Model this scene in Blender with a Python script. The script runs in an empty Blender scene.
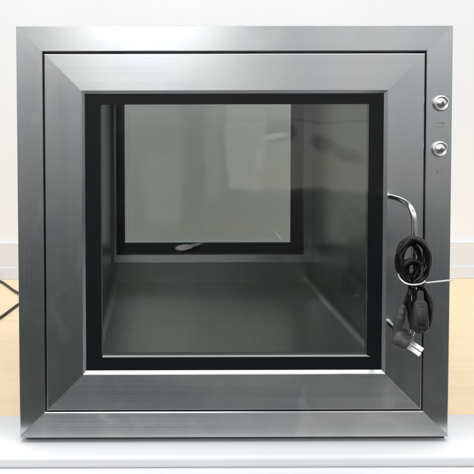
import bpy, bmesh, math, random
from mathutils import Vector, Matrix
random.seed(7)
C = bpy.context.scene.collection
SC = bpy.context.scene

# ------------------------------------------------------------------ camera
cam_d = bpy.data.cameras.new('camera')
cam = bpy.data.objects.new('camera', cam_d); C.objects.link(cam)
CX, CY, CZ = -.10262, -.94553, .45434
PITCH, YAW, ROLL, FOC, SHX, SHY = -.03526, -.00232, -.00206, 1.44542, .15846, -.21163
CROT = (Matrix.Rotation(YAW, 3, 'Z') @ Matrix.Rotation(math.pi/2 + PITCH, 3, 'X') @ Matrix.Rotation(ROLL, 3, 'Z'))
cam.matrix_world = Matrix.Translation((CX, CY, CZ)) @ CROT.to_4x4()
cam_d.sensor_width = 36; cam_d.lens = FOC*36
cam_d.shift_x = SHX; cam_d.shift_y = SHY
cam_d.clip_start = .01; cam_d.clip_end = 60
SC.camera = cam

def at(px, py, Y):
    """point of the place at depth Y that the photograph shows at (px, py)"""
    d = CROT @ Vector(((px/474 - .5 + SHX)/FOC, -(py/474 - .5 - SHY)/FOC, -1))
    return Vector((CX, CY, CZ)) + d*((Y - CY)/d.y)

# ------------------------------------------------------------------ node helpers
class NT:
    def __init__(s, tree): s.t = tree; s.n = tree.nodes; s.l = tree.links
    def node(s, typ, **kw):
        n = s.n.new(typ)
        for k, v in kw.items(): setattr(n, k, v)
        return n
    def put(s, sock, v):
        if isinstance(v, bpy.types.NodeSocket): s.l.new(v, sock)
        else: sock.default_value = v
    def math(s, op, a, b=0., clamp=False):
        n = s.node('ShaderNodeMath', operation=op, use_clamp=clamp)
        s.put(n.inputs[0], a); s.put(n.inputs[1], b); return n.outputs[0]
    def mr(s, v, a, b, c=0., d=1., smooth=True):
        n = s.node('ShaderNodeMapRange', interpolation_type='SMOOTHSTEP' if smooth else 'LINEAR')
        for i, x in enumerate((v, a, b, c, d)): s.put(n.inputs[i], x)
        return n.outputs[0]
    def mixc(s, f, a, b, mode='MIX'):
        n = s.node('ShaderNodeMix', data_type='RGBA', blend_type=mode)
        s.put(n.inputs[0], f); s.put(n.inputs[6], a); s.put(n.inputs[7], b); return n.outputs[2]
    def ramp(s, f, stops):
        n = s.node('ShaderNodeValToRGB'); e = n.color_ramp.elements
        while len(e) < len(stops): e.new(.5)
        for el, (p, c) in zip(e, stops): el.position = p; el.color = (*c, 1) if len(c) == 3 else c
        s.put(n.inputs[0], f); return n.outputs[0]

def new_mat(name):
    m = bpy.data.materials.new(name); m.use_nodes = True
    nt = NT(m.node_tree); b = m.node_tree.nodes['Principled BSDF']
    return m, nt, b

def simple(name, col, rough=.5, metal=0., noise=.0, nscale=40, bump=0., spec=.5):
    m, nt, b = new_mat(name)
    b.inputs['Roughness'].default_value = rough; b.inputs['Metallic'].default_value = metal
    b.inputs['Specular IOR Level'].default_value = spec
    tc = nt.node('ShaderNodeTexCoord')
    nz = nt.node('ShaderNodeTexNoise'); nz.inputs['Scale'].default_value = nscale; nz.inputs['Detail'].default_value = 6
    nt.l.new(tc.outputs['Object'], nz.inputs['Vector'])
    lo = tuple(max(0, c*(1-noise)) for c in col) + (1,); hi = tuple(min(1, c*(1+noise)) for c in col) + (1,)
    nt.l.new(nt.mixc(nz.outputs[0], lo, hi), b.inputs['Base Color'])
    if bump:
        bp = nt.node('ShaderNodeBump'); bp.inputs['Strength'].default_value = bump; bp.inputs['Distance'].default_value = .001
        nt.l.new(nz.outputs[0], bp.inputs['Height']); nt.l.new(bp.outputs[0], b.inputs['Normal'])
    return m

def steel(name, grain, base=(.565, .575, .58), rough=.29, aniso=.66, contrast=.10, band=45, smudge=.045):
    """brushed stainless; grain 'X', 'Y' or 'Z' is the direction of the brush lines"""
    m, nt, b = new_mat(name)
    tc = nt.node('ShaderNodeTexCoord')
    def streak(along, across, detail):
        mp = nt.node('ShaderNodeMapping')
        mp.inputs['Scale'].default_value = tuple(along if a == grain else across for a in 'XYZ')
        nt.l.new(tc.outputs['Object'], mp.inputs['Vector'])
        n = nt.node('ShaderNodeTexNoise'); n.inputs['Scale'].default_value = 1; n.inputs['Detail'].default_value = detail
        nt.l.new(mp.outputs[0], n.inputs['Vector']); return n.outputs[0]
    fine = streak(2.5, 900, 2); broad = streak(.5, band, 3)
    big = nt.node('ShaderNodeTexNoise'); big.inputs['Scale'].default_value = 7; big.inputs['Detail'].default_value = 5
    nt.l.new(tc.outputs['Object'], big.inputs['Vector'])
    f = nt.math('ADD', nt.math('MULTIPLY', fine, .55), nt.math('MULTIPLY', broad, .45))
    lo = tuple(c*(1-contrast) for c in base) + (1,); hi = tuple(min(1, c*(1+contrast)) for c in base) + (1,)
    tint = nt.mixc(nt.mr(big.outputs[0], .4, .62), (.975, .985, 1.02, 1), (1.01, 1.01, .985, 1))
    nt.l.new(nt.mixc(1., nt.mixc(f, lo, hi), tint, 'MULTIPLY'), b.inputs['Base Color'])
    b.inputs['Metallic'].default_value = 1
    r = nt.math('ADD', nt.mr(f, .3, .7, rough - .025, rough + .025, False), nt.mr(big.outputs[0], .35, .7, -.02, .03))
    # wiped finger smears
    sm = nt.node('ShaderNodeTexNoise'); sm.inputs['Scale'].default_value = 16; sm.inputs['Detail'].default_value = 8; sm.inputs['Distortion'].default_value = 1.2
    nt.l.new(tc.outputs['Object'], sm.inputs['Vector'])
    r = nt.math('ADD', r, nt.mr(sm.outputs[0], .52, .74, 0., smudge))
    nt.l.new(r, b.inputs['Roughness'])
    b.inputs['Anisotropic'].default_value = aniso
    tg = nt.node('ShaderNodeTangent', direction_type='RADIAL', axis={'X': 'X', 'Z': 'Z', 'Y': 'Y'}[grain])
    nt.l.new(tg.outputs[0], b.inputs['Tangent'])
    return m

STEEL_H = steel('brushed_steel_level_grain', 'X')
STEEL_V = steel('brushed_steel_upright_grain', 'Z')
CHAMBER = steel('satin_steel_inside', 'Y', (.43, .43, .41), .33, .5, .34, 13)  # strong broad streaks in the colour stand in for pale floor reflections
CHAMBER_BACK = steel('satin_steel_shaded_back', 'X', (.26, .265, .255), .36, .4)  # same steel as inside, with the back wall's shade put into its colour
CHROME = simple('polished_chrome', (.80, .80, .81), .25, 1., .03, 90)
HANDLE = simple('polished_steel_rod', (.80, .80, .79), .16, 1., .04, 120)
DARKMETAL = simple('dark_plinth_steel', (.10, .10, .10), .45, .6, .1)
BLACK = simple('black_printed_glass_border', (.006, .007, .008), .45, 0, .15, 30, 0., .2)
RUBBER = simple('black_cable_rubber', (.009, .009, .009), .26, 0, .25, 200, .1, .28)
PLUGM = simple('charcoal_plug_plastic', (.065, .067, .067), .38, 0, .15, 150, .1)
CONNM = simple('soft_black_connector_plastic', (.020, .021, .020), .40, 0, .15, 150, .1)
PRONG = simple('nickel_prong', (.95, .95, .94), .42, 1., .03)
TIE = simple('white_wire_plastic', (.80, .80, .79), .4, 0, .05)
SPACER = simple('pale_spacer', (.80, .81, .81), .5, 0., .05, 60)
LIP = simple('grey_sealant_lip', (.46, .47, .47), .5, 0., .12, 60)
ENGR = simple('worn_engraving', (.27, .275, .28), .5, .7, .2, 300)
WHITEWALL = simple('white_painted_wall', (.80, .82, .845), .85, 0, .03, 6, .05)
SKIRT = simple('pale_grey_paint', (.71, .735, .77), .6, 0, .03, 8)
WHITELAM = simple('white_laminate', (.84, .85, .865), .6, 0, .015, 12, 0., .25)
MARK = simple('grey_engraving', (.13, .135, .14), .6, .3, .1)

def wood_mat():
    m, nt, b = new_mat('cream_wood_laminate')
    tc = nt.node('ShaderNodeTexCoord'); mp = nt.node('ShaderNodeMapping')
    mp.inputs['Scale'].default_value = (1.6, 40, 40); nt.l.new(tc.outputs['Object'], mp.inputs['Vector'])
    n = nt.node('ShaderNodeTexNoise'); n.inputs['Scale'].default_value = 2; n.inputs['Detail'].default_value = 7; n.inputs['Distortion'].default_value = .6
    nt.l.new(mp.outputs[0], n.inputs['Vector'])
    nt.l.new(nt.ramp(n.outputs[0], [(.3, (.755, .585, .38)), (.5, (.79, .62, .41)), (.75, (.81, .645, .435))]), b.inputs['Base Color'])
    b.inputs['Roughness'].default_value = .5
    return m
WOOD = wood_mat()

def glass_mat():
    m, nt, b = new_mat('grey_tinted_glass')
    nt.n.remove(b)
    out = nt.n['Material Output']
    tr = nt.node('ShaderNodeBsdfTransparent'); tr.inputs['Color'].default_value = (.533, .561, .547, 1)
    gl = nt.node('ShaderNodeBsdfGlossy'); gl.inputs['Roughness'].default_value = .012
    fr = nt.node('ShaderNodeFresnel'); fr.inputs['IOR'].default_value = 1.85
    tc = nt.node('ShaderNodeTexCoord'); nz = nt.node('ShaderNodeTexNoise')
    nz.inputs['Scale'].default_value = 3.2; nz.inputs['Detail'].default_value = 2
    nt.l.new(tc.outputs['Object'], nz.inputs['Vector'])
    bp = nt.node('ShaderNodeBump'); bp.inputs['Strength'].default_value = .12; bp.inputs['Distance'].default_value = .002
    nt.l.new(nz.outputs[0], bp.inputs['Height']); nt.l.new(bp.outputs[0], gl.inputs['Normal'])
    mx = nt.node('ShaderNodeMixShader')
    nt.l.new(fr.outputs[0], mx.inputs[0]); nt.l.new(tr.outputs[0], mx.inputs[1]); nt.l.new(gl.outputs[0], mx.inputs[2])
    nt.l.new(mx.outputs[0], out.inputs['Surface'])
    return m
GLASS = glass_mat()

# ------------------------------------------------------------------ mesh helpers
def obj(name, bm, mats, parent=None, smooth=False):
    me = bpy.data.meshes.new(name)
    bmesh.ops.recalc_face_normals(bm, faces=bm.faces)
    if smooth:
        for f in bm.faces: f.smooth = True
    bm.to_mesh(me); bm.free()
    o = bpy.data.objects.new(name, me); C.objects.link(o)
    for m in (mats if isinstance(mats, (list, tuple)) else [mats]): me.materials.append(m)
    if parent: o.parent = parent
    return o
def tag(o, label=None, cat=None, group=None, kind=None):
    for k, v in (('label', label), ('category', cat), ('group', group), ('kind', kind)):
        if v: o[k] = v
    return o
def empty(name, loc=(0, 0, 0)):
    o = bpy.data.objects.new(name, None); C.objects.link(o); o.location = loc; o.empty_display_size = .05
    return o

def box(bm, x0, x1, y0, y1, z0, z1, bev=0, seg=2, mi=0):
    vs = [bm.verts.new((x, y, z)) for x in (x0, x1) for y in (y0, y1) for z in (z0, z1)]
    fs = [bm.faces.new([vs[i] for i in q]) for q in ((0,1,3,2), (4,6,7,5), (0,4,5,1), (2,3,7,6), (0,2,6,4), (1,5,7,3))]
    for f in fs: f.material_index = mi
    if bev:
        es = list({e for f in fs for e in f.edges})
        bmesh.ops.bevel(bm, geom=es, offset=bev, segments=seg, affect='EDGES', profile=.5)
    return bm

def rect_rings(bm, rings, closed=True):
    """rings of (x0, x1, z0, z1, y); level sides get material 0, upright sides 1: mitred corners"""
    R = [[bm.verts.new(p) for p in ((a, y, c), (b, y, c), (b, y, d), (a, y, d))] for a, b, c, d, y in rings]
    n = len(R)
    for i in range(n if closed else n-1):
        p, q = R[i], R[(i+1) % n]
        for k in range(4):
            f = bm.faces.new((p[k], p[(k+1) % 4], q[(k+1) % 4], q[k])); f.material_index = k % 2
    return bm

def inset(r, d): return (r[0]+d, r[1]-d, r[2]+d, r[3]-d)

def spline(pts, sub=10):
    P = [Vector(p) for p in pts]; out = []
    for i in range(len(P)-1):
        p0 = P[max(i-1, 0)]; p1 = P[i]; p2 = P[i+1]; p3 = P[min(i+2, len(P)-1)]
        for k in range(sub):
            t = k/sub; t2 = t*t; t3 = t2*t
            out.append(.5*((2*p1) + (p2-p0)*t + (2*p0-5*p1+4*p2-p3)*t2 + (3*p1-p0-3*p2+p3)*t3))
    out.append(P[-1]); return out

def tube(bm, pts, r, seg=12, mi=0):
    """round tube along points; r a number or a list"""
    P = [Vector(p) for p in pts]; n = len(P)
    T = [(P[min(i+1, n-1)] - P[max(i-1, 0)]).normalized() for i in range(n)]
    a = T[0].orthogonal().normalized(); prev = None
    for i in range(n):
        a = (a - T[i]*a.dot(T[i])).normalized(); b = T[i].cross(a)
        rr = r[i] if isinstance(r, (list, tuple)) else r
        ring = [bm.verts.new(P[i] + (a*math.cos(2*math.pi*k/seg) + b*math.sin(2*math.pi*k/seg))*rr) for k in range(seg)]
        if prev:
            for k in range(seg):
                f = bm.faces.new((prev[k], prev[(k+1) % seg], ring[(k+1) % seg], ring[k])); f.material_index = mi; f.smooth = True
        else: f = bm.faces.new(ring[::-1]); f.material_index = mi
        prev = ring
    f = bm.faces.new(prev); f.material_index = mi
    return bm

def lathe(bm, prof, origin, axis, seg=40, sx=1., sy=1., roll=None):
    """profile of (radius, height) turned about axis at origin"""
    ax = Vector(axis).normalized(); a = (Vector(roll) if roll else ax.orthogonal()); a = (a - ax*a.dot(ax)).normalized(); b = ax.cross(a)
    o = Vector(origin); prev = None
    for r, h in prof:
        ring = [bm.verts.new(o + ax*h + (a*math.cos(2*math.pi*k/seg)*sx + b*math.sin(2*math.pi*k/seg)*sy)*max(r, 1e-5)) for k in range(seg)]
        if prev:
            for k in range(seg):
                f = bm.faces.new((prev[k], prev[(k+1) % seg], ring[(k+1) % seg], ring[k])); f.smooth = True
        else: bm.faces.new(ring[::-1])
        prev = ring
    bm.faces.new(prev)
    return bm

# ------------------------------------------------------------------ dimensions
H = .5732; HW = .3005; A = .0356; B = .0931
FR = (-HW, HW, 0., H + .0008)                     # face frame outline
HOLE = inset((-.3, .3, 0., H), A)                 # its opening
DOOR = inset((-.3, .3, 0., H), A + .0026)
GL = inset((-.3, .3, 0., H), B)                   # visible pane
CH = (-.202, .2075, .104, .508)                   # chamber
YB = .45                                          # chamber back wall
TABLE = -.0062

# ------------------------------------------------------------------ pass box
box_root = empty('pass_box', (0, .25, TABLE))
tag(box_root, 'brushed stainless steel pass box with a glazed front door standing on the desk', 'pass box')
def part(name, bm, mats, parent=None, smooth=False):
    o = obj(name, bm, mats, parent or box_root, smooth)
    if parent is None: o.location = -Vector(box_root.location)
    return o

bm = bmesh.new()
e = .0014
rect_rings(bm, [(*inset(FR, 0), .030), (*inset(FR, 0), e), (*inset(FR, e*.3), e*.3), (*inset(FR, e), 0),
                (*inset(HOLE, -.0017), 0), (*inset(HOLE, -.0004), .0006), (*HOLE, .0022), (*HOLE, .030)])
# added wedge leans the bottom flange out so it reflects less white desk
fi = inset(FR, e); hi = inset(HOLE, -.0017)
a0, a1 = [bm.verts.new((x, -.0002, hi[2])) for x in hi[:2]]
b0, b1 = [bm.verts.new((x, -.0044, fi[2])) for x in fi[:2]]
c0, c1 = [bm.verts.new((x, .0004, fi[2])) for x in fi[:2]]
for q in ((a0, a1, b1, b0), (b0, b1, c1, c0), (a0, b0, c0), (a1, c1, b1)): bm.faces.new(q)
face_frame = part('face_frame', bm, [STEEL_H, STEEL_V])

bm = bmesh.new()
BODY = (-.268, .268, .001, .5455)
rect_rings(bm, [(*BODY, .0302), (*inset(CH, -.0015), .0302), (*inset(CH, -.0015), .4695), (*BODY, .4695)])
part('body', bm, [STEEL_H, STEEL_V])

bm = bmesh.new()
box(bm, at(26.3, 440, .006).x, at(444.5, 440, .006).x, .006, .46, TABLE, -.0006, .0006)
part('plinth', bm, DARKMETAL)

# chamber with coved corners
bm = bmesh.new()
rc = .014; sec = []
for cx, cz, a0 in ((CH[1]-rc, CH[2]+rc, -90), (CH[1]-rc, CH[3]-rc, 0), (CH[0]+rc, CH[3]-rc, 90), (CH[0]+rc, CH[2]+rc, 180)):
    for k in range(9):
        a = math.radians(a0 + 90*k/8); sec.append((cx + rc*math.cos(a), cz + rc*math.sin(a)))
r0 = [bm.verts.new((x, .0304, z)) for x, z in sec]; r1 = [bm.verts.new((x, YB, z)) for x, z in sec]
for k in range(len(sec)):
    f = bm.faces.new((r0[k], r0[(k+1) % len(sec)], r1[(k+1) % len(sec)], r1[k])); f.smooth = True
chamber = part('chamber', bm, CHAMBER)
p0, p1 = at(116.8, 254.3, YB), at(303, 254.3, YB)
RH = (p0.x, p1.x, p0.z, .492)                     # opening in the back wall
bm = bmesh.new()
rect_rings(bm, [(*inset(CH, -.001), YB + .0005), (*inset(RH, -.0015), YB + .0005), (*RH, YB + .003), (*RH, YB + .018)], closed=False)
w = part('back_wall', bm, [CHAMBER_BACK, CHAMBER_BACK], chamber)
# flat steel bezel around the rear window
BZ = (RH[0] - .006, at(312.5, 254, YB).x, at(200, 262.5, YB).z, RH[3] + .004)
bm = bmesh.new()
rect_rings(bm, [(*BZ, YB + .0004), (*BZ, YB - .0028), (*inset(BZ, .0009), YB - .0036), (*inset(RH, -.0008), YB - .0036), (*RH, YB - .0028), (*RH, YB + .003)], closed=False)
part('bezel', bm, [STEEL_H, STEEL_V], chamber)
bm = bmesh.new()
zs = at(200, 356.2, .02).z
box(bm, CH[0], CH[1], .0125, .0300, CH[2] - .006, zs + .0005, .0025, 3)
part('front_sill', bm, STEEL_H, chamber)

def door(name, front, label=None):
    s = 1 if front else -1
    y = (lambda d: d) if front else (lambda d: .500 - d)
    bm = bmesh.new(); e = .0012
    yf = -.0012 if front else 0
    rect_rings(bm, [(*DOOR, y(.028)), (*DOOR, y(e+yf)), (*inset(DOOR, e*.35), y(e*.35+yf)), (*inset(DOOR, e), y(yf)),
                    (*inset(GL, -.0046), y(yf)), (*inset(GL, -.0040), y(yf+.0004)), (*inset(GL, -.0002), y(yf+.0045)), (*GL, y(yf+.0062)), (*GL, y(.028))])
    return part(name, bm, [STEEL_H, STEEL_V])
fd = door('front_door', True)
ta, tb = at(100.2, 104.6, .004), at(367.3, 355.6, .004)
CLEAR = (ta.x, tb.x, tb.z, ta.z)
bm = bmesh.new()
box(bm, CLEAR[0]-.0008, CLEAR[1]+.0008, .0048, .0072, CLEAR[2]-.0008, CLEAR[3]+.0008)
for f in list(bm.faces):                          # one reflecting sheet: the outer face of the pane
    if f.calc_center_median().y > .0049: bm.faces.remove(f)
part('glass_pane', bm, GLASS, fd)
bm = bmesh.new()
rect_rings(bm, [(*GL, .0039), (*CLEAR, .0039), (*CLEAR, .0122), (*GL, .0122)])
part('black_border', bm, BLACK, fd)

bm = bmesh.new()
c0, c1, c2, c3 = CLEAR
for prof in ([(c0, c2), (c1, c2)],):
    q = [(.0074, -.001), (.0074, .0001), (.0100, .0026), (.0124, .0026), (.0124, -.001)]
    a_ = [bm.verts.new((c0, y, c2 + z)) for y, z in q]; b_ = [bm.verts.new((c1, y, c2 + z)) for y, z in q]
    for k in range(5): bm.faces.new((a_[k], a_[(k+1) % 5], b_[(k+1) % 5], b_[k]))
    bm.faces.new(a_[::-1]); bm.faces.new(b_)
box(bm, c0 - .0005, c0 + .0014, .0076, .0124, c2 + .0024, c3, .0004)
box(bm, c1 - .0012, c1 + .0005, .0076, .0124, c2 + .0024, c3, .0004)
part('spacer_bar', bm, SPACER, fd)

bm = bmesh.new()                                    # pale lip along the lower edge of the clear pane
q = [(.0034, -.0012), (.0047, .0011), (.0047, -.0012)]
a_ = [bm.verts.new((c0 + .0015, y, c2 + z)) for y, z in q]; b_ = [bm.verts.new((c1 + .003, y, c2 + z)) for y, z in q]
for k in range(3): bm.faces.new((a_[k], a_[(k+1) % 3], b_[(k+1) % 3], b_[k]))
bm.faces.new(a_[::-1]); bm.faces.new(b_)
part('pane_lip', bm, LIP, fd)

rd = door('rear_door', False)
ga, gb = at(125, 243, YB + .0185), at(290.6, 243, YB + .0185)
RCL = (ga.x, gb.x, ga.z, .481)
bm = bmesh.new()
RG = inset(RH, -.012)
rect_rings(bm, [(*RG, YB + .0185), (*RCL, YB + .0185), (*RCL, YB + .024), (*RG, YB + .024)])
part('black_border', bm, BLACK, rd)
bm = bmesh.new()
q = [bm.verts.new(p) for p in ((RG[0], YB+.0262, RG[2]), (RG[1], YB+.0262, RG[2]), (RG[1], YB+.0262, RG[3]), (RG[0], YB+.0262, RG[3]))]
bm.faces.new(q); part('glass_pane', bm, GLASS, rd)

# rear face frame, so that the back is closed from the side too
bm = bmesh.new()
rect_rings(bm, [(*FR, .500), (*FR, .4698), (*HOLE, .4698), (*HOLE, .500)])
part('rear_frame', bm, [STEEL_H, STEEL_V])

# bow handle standing off the door
YG = -.085
hb = at(390.5, 196.8, -.0012); gtop = at(414.2, 206, YG)
HL = .174
top = [at(389.3, 196.6, .002), at(391, 196.8, -.009), at(395, 197.7, -.024), at(400, 199.4, -.044), at(406, 202.8, -.065), at(410.5, 207.8, -.079), at(413.2, 214.5, -.0845), at(414.3, 223, -.0855)]
HZ = top[0].z
low = [Vector((p.x, p.y, 2*HZ - HL - p.z)) for p in top[::-1]]
path = spline(top, 6) + spline(low, 6)
bm = bmesh.new(); tube(bm, path, .0036, 20)
hd = part('handle', bm, HANDLE, fd)

# two chrome key buttons on the frame
for i, (px, py, rot) in enumerate(((440.6, 103.2, 20), (439.4, 149, 50))):
    c = at(px, py, 0); c.y = 0
    bm = bmesh.new()
    lathe(bm, [(.0112, 0), (.0112, .0012), (.0108, .0028), (.0100, .0042), (.0090, .0048), (.0082, .0045), (.0076, .0036),
               (.0072, .0033), (.0066, .0040), (.0055, .0052), (.0040, .0060), (.0024, .0064), (.0004, .0065)], c, (0, -1, 0), 48)
    b = part('lock_button', bm, CHROME)
    bm = bmesh.new()
    M = Matrix.Translation(c) @ Matrix.Rotation(math.radians(rot), 4, 'Y')
    box(bm, -.0007, .0007, -.0069, -.0045, -.0032, .0032, .0003)
    lathe(bm, [(.0017, .0045), (.0017, .0070), (.0002, .0071)], (0, 0, 0), (0, -1, 0), 20)
    bmesh.ops.transform(bm, matrix=M, verts=bm.verts)
    part('keyhole', bm, MARK, b)
# worn engraved marks below them
c = at(440.3, 123.2, 0)
bm = bmesh.new()
tube(bm, spline([(c.x-.0052, -.0002, c.z-.0008), (c.x-.002, -.0002, c.z+.0008), (c.x+.002, -.0002, c.z+.0009), (c.x+.0054, -.0002, c.z-.0006)], 5), .0006, 6)
for k in range(7): box(bm, c.x-.0076+k*.0021, c.x-.0062+k*.0021, -.0003, .0001, c.z-.0052, c.z-.0044)
part('engraved_mark', bm, ENGR)
c = at(439.3, 171, 0)
bm = bmesh.new()
tube(bm, spline([(c.x-.0028, -.0001, c.z+.003), (c.x-.0026, -.0001, c.z-.001), (c.x-.0006, -.0001, c.z-.003), (c.x+.002, -.0001, c.z-.0014), (c.x+.0028, -.0001, c.z+.003)], 5), .0005, 6)
part('engraved_mark', bm, ENGR)

# ------------------------------------------------------------------ power cord hung on the handle
cord = empty('power_cord', at(412, 283, -.1))
tag(cord, 'coiled black power cord with a two prong plug hanging over the door handle', 'cord')
def cpart(name, bm, mats, parent=None, smooth=False):
    o = obj(name, bm, mats, parent or cord, smooth)
    if parent is None: o.location = -Vector(cord.location)
    return o
pts = []
def P(px, py, y): pts.append(at(px, py, y))
# from the plug up to the tie
P(404, 306, -.114); P(407.6, 297, -.113); P(410.5, 287, -.108)
turns = 16
for t in range(turns):
    jx, jy = random.uniform(-2, 2), random.uniform(-2, 2)
    rx = 15.6 + random.uniform(-1.8, .8); ry = 21.5 + random.uniform(-2.5, 1.2)
    cxp, cyp = 413.2 + jx*.8, 260.0 + jy*.6
    if t in (2, 4, 7, 10): rx -= 5; cxp -= 2.6; ry -= 4
    if t in (3, 5, 8, 11, 13, 14): rx = random.uniform(5.5, 11.5); cxp += random.uniform(-2.5, 2.5); ry = random.uniform(6.5, 11.5); cyp += random.uniform(8, 11.5)
    y = -.092 - .0025*((t*5) % 16)
    # clockwise from the bottom: left, top, right, bottom
    for k in range(12):
        a = math.radians(100 + 30*k + random.uniform(-5, 5))
        f = 1 + random.uniform(-.075, .075)
        P(cxp + rx*f*math.cos(a), cyp + ry*f*math.sin(a), y + .0022*math.sin(a*2 + t))
    P(412 + random.uniform(-1.5, 1.5), 283 + random.uniform(-.5, .5), y + .002)
    if t < turns-1 and t % 2 == 0:                 # every other turn runs through the lower loop
        k = t/2
        for (x, yy) in ((421, 286), (428 - k*.5, 294), (431.8 - k*.6, 306 + k), (431.4 - k*.6, 318), (427.5 - k*.6, 328 - k), (418.5, 331.6 - k*1.2), (411.5 + k*.5, 325 - k), (409 + k, 313), (409, 300), (410, 290)):
            P(x, yy, y + .001*random.uniform(-1, 1))
# down to the connector
P(414, 281, -.118); P(417.5, 285, -.121); P(420, 291, -.123)
cable = bmesh.new(); tube(cable, spline(pts, 7), .0025, 12)
cpart('cable', cable, RUBBER)

# appliance connector
def loft(bm, rows, seg=24, power=4.):
    """rows of (centre, half width vector, half depth vector): superellipse sections"""
    prev = None
    for c, u, v in rows:
        ring = []
        for k in range(seg):
            a = 2*math.pi*k/seg; ca, sa = math.cos(a), math.sin(a)
            ring.append(bm.verts.new(c + u*(math.copysign(abs(ca)**(2/power), ca)) + v*(math.copysign(abs(sa)**(2/power), sa))))
        if prev:
            for k in range(seg):
                f = bm.faces.new((prev[k], prev[(k+1) % seg], ring[(k+1) % seg], ring[k])); f.smooth = True
        else: bm.faces.new(ring[::-1])
        prev = ring
    bm.faces.new(prev)
    return bm
p_top, p_bot = at(419.4, 290, -.126), at(418.8, 330.5, -.133)
ax = (p_bot - p_top).normalized(); L = (p_bot - p_top).length
u = Vector((0, -1, 0)).cross(ax).normalized(); v = ax.cross(u)
rows = []
for t, w, d in ((0, .0036, .0036), (.04, .0043, .0042), (.24, .0050, .0048), (.27, .0066, .006), (.31, .0080, .0072), (.40, .0088, .0080),
                (.62, .0096, .0084), (.86, .0100, .0086), (.95, .0098, .0084), (.985, .0090, .0076), (1.0, .0080, .006)):
    rows.append((p_top + ax*L*t, u*w, v*d))
bm = bmesh.new(); loft(bm, rows)
con = cpart('connector', bm, CONNM)
bm = bmesh.new()                                    # raised grip panel on its face
cc = p_top + ax*L*.64
loft(bm, [(cc - ax*.010 - v*.0001*0, u*.0052, v*.0088), (cc - ax*.009, u*.0058, v*.0094), (cc + ax*.009, u*.0064, v*.0094), (cc + ax*.0105, u*.0056, v*.0088)], 24, 6)
cpart('grip_panel', bm, CONNM, con)

# mains plug: cable relief from above, round body, two flat prongs to the lower right
bm = bmesh.new()
rel = spline([at(404, 304.5, -.114), at(401.6, 312, -.115), at(399.4, 320, -.115), at(398.4, 329, -.113), at(399.5, 337, -.111)], 6)
n = len(rel); tube(bm, rel, [.0038 + .0034*(i/(n-1))**.8 + (.0004 if (i//2) % 2 and i < n*.6 else 0) for i in range(n)], 18)
pc = at(395.6, 334.6, -.112)
pax = (at(417, 348, -.122) - at(402, 337.5, -.112)).normalized()
lathe(bm, [(.004, -.002), (.0100, -.0006), (.0126, .002), (.0136, .0052), (.0133, .0075), (.0127, .0090), (.0122, .012), (.0112, .0165), (.0104, .0185), (.0090, .0192)], pc, pax, 40, 1., .82)
plug = cpart('plug', bm, PLUGM)
side = Vector((0, -1, 0)).cross(pax).normalized()
side = Matrix.Rotation(math.radians(-42), 3, pax) @ side; thin = pax.cross(side)
for s in (-1, 1):
    bm = bmesh.new()
    M = Matrix((pax, side, thin)).transposed().to_4x4()
    base = pc + pax*.0185 + thin*s*.0052
    box(bm, 0, .0165, -.0032, .0032, -.0008, .0008, .0006)
    bmesh.ops.transform(bm, matrix=Matrix.Translation(base) @ Matrix.Rotation(0, 4, 'X') @ M, verts=bm.verts)
    cpart('prong', bm, PRONG, plug)

# white wire tie
tp = [at(398.5, 274, -.112), at(399.6, 277.5, -.124), at(402.5, 281, -.134), at(407, 283.8, -.138), at(413, 284.8, -.138), at(419, 284.2, -.134),
      at(423.6, 282.4, -.128), at(424.6, 280.8, -.125), at(426, 282.6, -.122), at(430, 282.4, -.112), at(437, 281.6, -.09), at(445, 280.8, -.07), at(452.5, 280, -.055)]
bm = bmesh.new(); tube(bm, spline(tp, 6), .0010, 8)
cpart('wire_tie', bm, TIE)

# ------------------------------------------------------------------ desk, wall, rear cord
desk = empty('desk', (0, .4, TABLE))
tag(desk, 'cream wood topped desk with a rounded white front edge under the steel box', 'desk')
def dpart(name, bm, mats, smooth=False):
    o = obj(name, bm, mats, desk, smooth); o.location = -Vector(desk.location); return o
YE = at(200, 415, .08).y
bm = bmesh.new(); box(bm, -1.5, 1.5, .0815, .9322, TABLE - .03, TABLE + .0004, .0008)
dpart('wooden_top', bm, WOOD)
bm = bmesh.new()
ze = TABLE - .0152
prof = [(.0810, TABLE)] + [(-.0400 - .0050*math.sin(a), TABLE - .0050 + .0050*math.cos(a)) for a in [math.pi/2*k/12 for k in range(13)]]
prof += [(-.0449, TABLE - .0066), (-.0420, ze), (.081, ze)]
ra = [bm.verts.new((-1.5, y, z)) for y, z in prof]; rb_ = [bm.verts.new((1.5, y, z)) for y, z in prof]
for k in range(len(prof)):
    f = bm.faces.new((ra[k], ra[(k+1) % len(prof)], rb_[(k+1) % len(prof)], rb_[k])); f.smooth = k < 15
bm.faces.new(ra[::-1]); bm.faces.new(rb_)
dpart('rounded_edge', bm, WHITELAM)
bm = bmesh.new(); box(bm, -1.5, 1.5, -.062, -.020, -.55, ze - .0012, .002)
dpart('front_panel', bm, WHITELAM)

bm = bmesh.new(); box(bm, -3, 3, .945, 1.05, -.75, 2.8)
wall = obj('wall', bm, WHITEWALL)
tag(wall, 'plain white wall behind the desk and the steel box', 'wall')
bm = bmesh.new()
zt = at(20, 243, .935).z; zm = at(20, 268, .93).z
box(bm, -1.5, 1.5, .936, .9448, TABLE + .0002, zt, .0008)
box(bm, -1.5, 1.5, .9325, .9362, TABLE + .0002, zm, .0005)
up = obj('upstand', bm, SKIRT)
tag(up, 'low pale grey upstand along the back edge of the desk', 'upstand')

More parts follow.
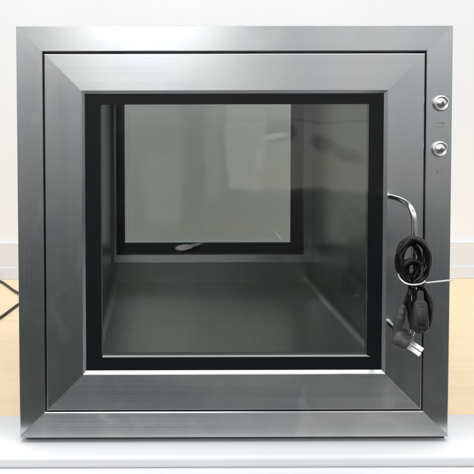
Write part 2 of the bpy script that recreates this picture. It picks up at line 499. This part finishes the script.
zc = TABLE + .0035
def on_table(px, py):
    lo, hi = .1, 1.5
    for _ in range(50):
        m = (lo+hi)/2
        if at(px, py, m).z < zc: hi = m
        else: lo = m
    return at(px, py, lo)
bm = bmesh.new()
q = [on_table(x, y) for x, y in ((48, 296), (34, 299.5), (24, 301.8), (18, 304.6), (10, 310.5), (0, 317.8), (-14, 326), (-34, 330), (-52, 318), (-48, 300), (-30, 286), (-12, 278.6), (0, 281.2), (8, 286.2), (14, 290.6), (20, 294.2), (30, 297.2), (46, 300), (80, 306))]
q = [Vector((-.02, .503, .03)), Vector((-.06, .53, .012)), Vector((-.12, .62, zc))] + [Vector((a.x, a.y, zc + .0066*max(0, 1 - abs(k - 16)/1.6))) for k, a in enumerate(q)]
tube(bm, spline(q, 8), .0033, 10)
rc_ = obj('trailing_cable', bm, RUBBER)
tag(rc_, 'thin black cable looping on the cream desk left of the steel box', 'cable')

# ------------------------------------------------------------------ light
def area(name, loc, target, sx, sy, power, col=(1, 1, 1)):
    d = bpy.data.lights.new(name, 'AREA'); d.shape = 'RECTANGLE'; d.size = sx; d.size_y = sy; d.energy = power; d.color = col
    o = bpy.data.objects.new(name, d); C.objects.link(o); o.location = loc
    o.rotation_euler = (Vector(target) - Vector(loc)).to_track_quat('-Z', 'Y').to_euler()
    return o
area('ceiling_panel_lamp', (0, .02, 2.3), (0, .02, 0), 3.8, 2.2, 69)
area('front_ceiling_lamp', (-.19, -3., 1.65), (0, .3, .3), .80, .5, 17)

w = bpy.data.worlds.new('World'); SC.world = w; w.use_nodes = True
nt = NT(w.node_tree); bg = nt.n['Background']
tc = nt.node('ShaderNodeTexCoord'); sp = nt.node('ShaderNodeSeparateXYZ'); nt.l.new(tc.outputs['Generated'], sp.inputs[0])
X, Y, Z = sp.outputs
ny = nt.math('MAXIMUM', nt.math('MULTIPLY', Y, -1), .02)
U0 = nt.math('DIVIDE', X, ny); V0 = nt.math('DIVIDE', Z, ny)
def wob(scale, seed):                             # uneven outlines for the painted room reflections
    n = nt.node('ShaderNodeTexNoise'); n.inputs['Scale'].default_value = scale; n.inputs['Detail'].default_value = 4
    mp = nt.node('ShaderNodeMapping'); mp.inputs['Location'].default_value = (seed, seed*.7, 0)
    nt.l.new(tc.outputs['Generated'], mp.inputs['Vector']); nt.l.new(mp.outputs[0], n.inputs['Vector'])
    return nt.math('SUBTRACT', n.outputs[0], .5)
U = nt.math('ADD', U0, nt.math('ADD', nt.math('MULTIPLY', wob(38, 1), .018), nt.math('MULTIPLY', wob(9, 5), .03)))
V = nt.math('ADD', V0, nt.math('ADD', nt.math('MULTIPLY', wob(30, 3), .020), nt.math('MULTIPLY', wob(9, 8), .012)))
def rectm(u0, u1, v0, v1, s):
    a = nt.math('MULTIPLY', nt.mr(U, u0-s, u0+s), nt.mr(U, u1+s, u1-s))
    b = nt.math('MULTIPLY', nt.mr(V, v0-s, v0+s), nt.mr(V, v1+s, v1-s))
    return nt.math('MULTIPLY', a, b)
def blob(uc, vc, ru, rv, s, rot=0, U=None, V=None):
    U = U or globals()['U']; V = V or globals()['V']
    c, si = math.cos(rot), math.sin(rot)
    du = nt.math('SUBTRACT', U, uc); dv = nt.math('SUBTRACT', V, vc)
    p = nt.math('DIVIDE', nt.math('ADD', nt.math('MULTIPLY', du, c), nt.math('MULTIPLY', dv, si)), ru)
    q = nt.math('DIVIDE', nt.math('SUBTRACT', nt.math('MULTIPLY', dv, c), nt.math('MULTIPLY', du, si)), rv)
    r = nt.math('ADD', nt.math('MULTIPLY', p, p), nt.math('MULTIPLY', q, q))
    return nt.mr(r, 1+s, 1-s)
# reflections painted into the world: pale ceiling, mid wall, dark floor
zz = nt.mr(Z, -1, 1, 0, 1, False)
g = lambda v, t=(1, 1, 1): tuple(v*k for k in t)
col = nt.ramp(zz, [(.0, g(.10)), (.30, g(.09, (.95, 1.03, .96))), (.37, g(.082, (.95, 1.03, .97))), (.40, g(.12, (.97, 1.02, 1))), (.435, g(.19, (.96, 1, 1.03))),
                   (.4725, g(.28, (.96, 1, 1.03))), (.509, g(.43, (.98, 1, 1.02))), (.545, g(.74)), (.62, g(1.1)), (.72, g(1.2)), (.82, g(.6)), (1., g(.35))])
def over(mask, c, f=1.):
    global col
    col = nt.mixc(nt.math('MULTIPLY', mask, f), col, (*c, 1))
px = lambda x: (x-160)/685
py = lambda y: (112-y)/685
over(rectm(px(90), px(121), -1, py(60), .012), (.04, .045, .05), .85)          # dark strip painted in to darken the pane's left side
over(rectm(px(225), px(380), py(189), py(86), .004), (.92, .93, .90))          # bright wall strip opposite, painted in as a reflection
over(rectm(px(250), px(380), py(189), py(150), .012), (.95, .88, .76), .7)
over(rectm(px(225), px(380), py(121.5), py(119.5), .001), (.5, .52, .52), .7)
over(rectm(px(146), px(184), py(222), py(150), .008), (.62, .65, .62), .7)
over(rectm(px(272), px(332), .09, .9, .015), (.26, .27, .29), .85)              # dark band painted in for the top rail to reflect
over(rectm(px(345), px(400), .12, .9, .02), (2.6, 2.6, 2.6), .75)  # bright band painted in beside it
over(rectm(px(112), px(302), py(283), py(264), .004), (.02, .022, .022), .9)    # dark bands painted in for the pane to reflect
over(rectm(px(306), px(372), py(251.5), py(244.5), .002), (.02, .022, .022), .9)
over(blob(px(323), py(143), .019, .012, .8, -.35), (.28, .28, .28), .8)  # dark shapes and glints painted in for the pane
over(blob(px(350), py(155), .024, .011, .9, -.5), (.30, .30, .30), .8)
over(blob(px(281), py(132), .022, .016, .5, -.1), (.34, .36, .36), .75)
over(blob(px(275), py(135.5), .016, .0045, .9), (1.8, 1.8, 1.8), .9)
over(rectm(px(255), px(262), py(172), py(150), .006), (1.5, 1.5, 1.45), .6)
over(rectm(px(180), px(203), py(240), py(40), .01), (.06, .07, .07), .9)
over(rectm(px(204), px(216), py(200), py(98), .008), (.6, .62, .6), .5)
over(blob(px(184), py(247.6), .0125, .0042, .3, .10, U0, V0), (2.6, 2.6, 2.6), .9)   # white lamp glint painted in for the glass
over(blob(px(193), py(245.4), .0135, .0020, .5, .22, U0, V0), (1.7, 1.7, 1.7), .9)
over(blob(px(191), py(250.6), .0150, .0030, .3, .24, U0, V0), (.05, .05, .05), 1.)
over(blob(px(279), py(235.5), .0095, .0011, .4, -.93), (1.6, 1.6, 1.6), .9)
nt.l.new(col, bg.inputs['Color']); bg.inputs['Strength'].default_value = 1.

SC.view_settings.view_transform = 'Standard'; SC.view_settings.look = 'None'
SC.view_settings.exposure = 0; SC.view_settings.gamma = 1
SC.cycles.max_bounces = 10; SC.cycles.transparent_max_bounces = 12
SC.cycles.sample_clamp_indirect = 6
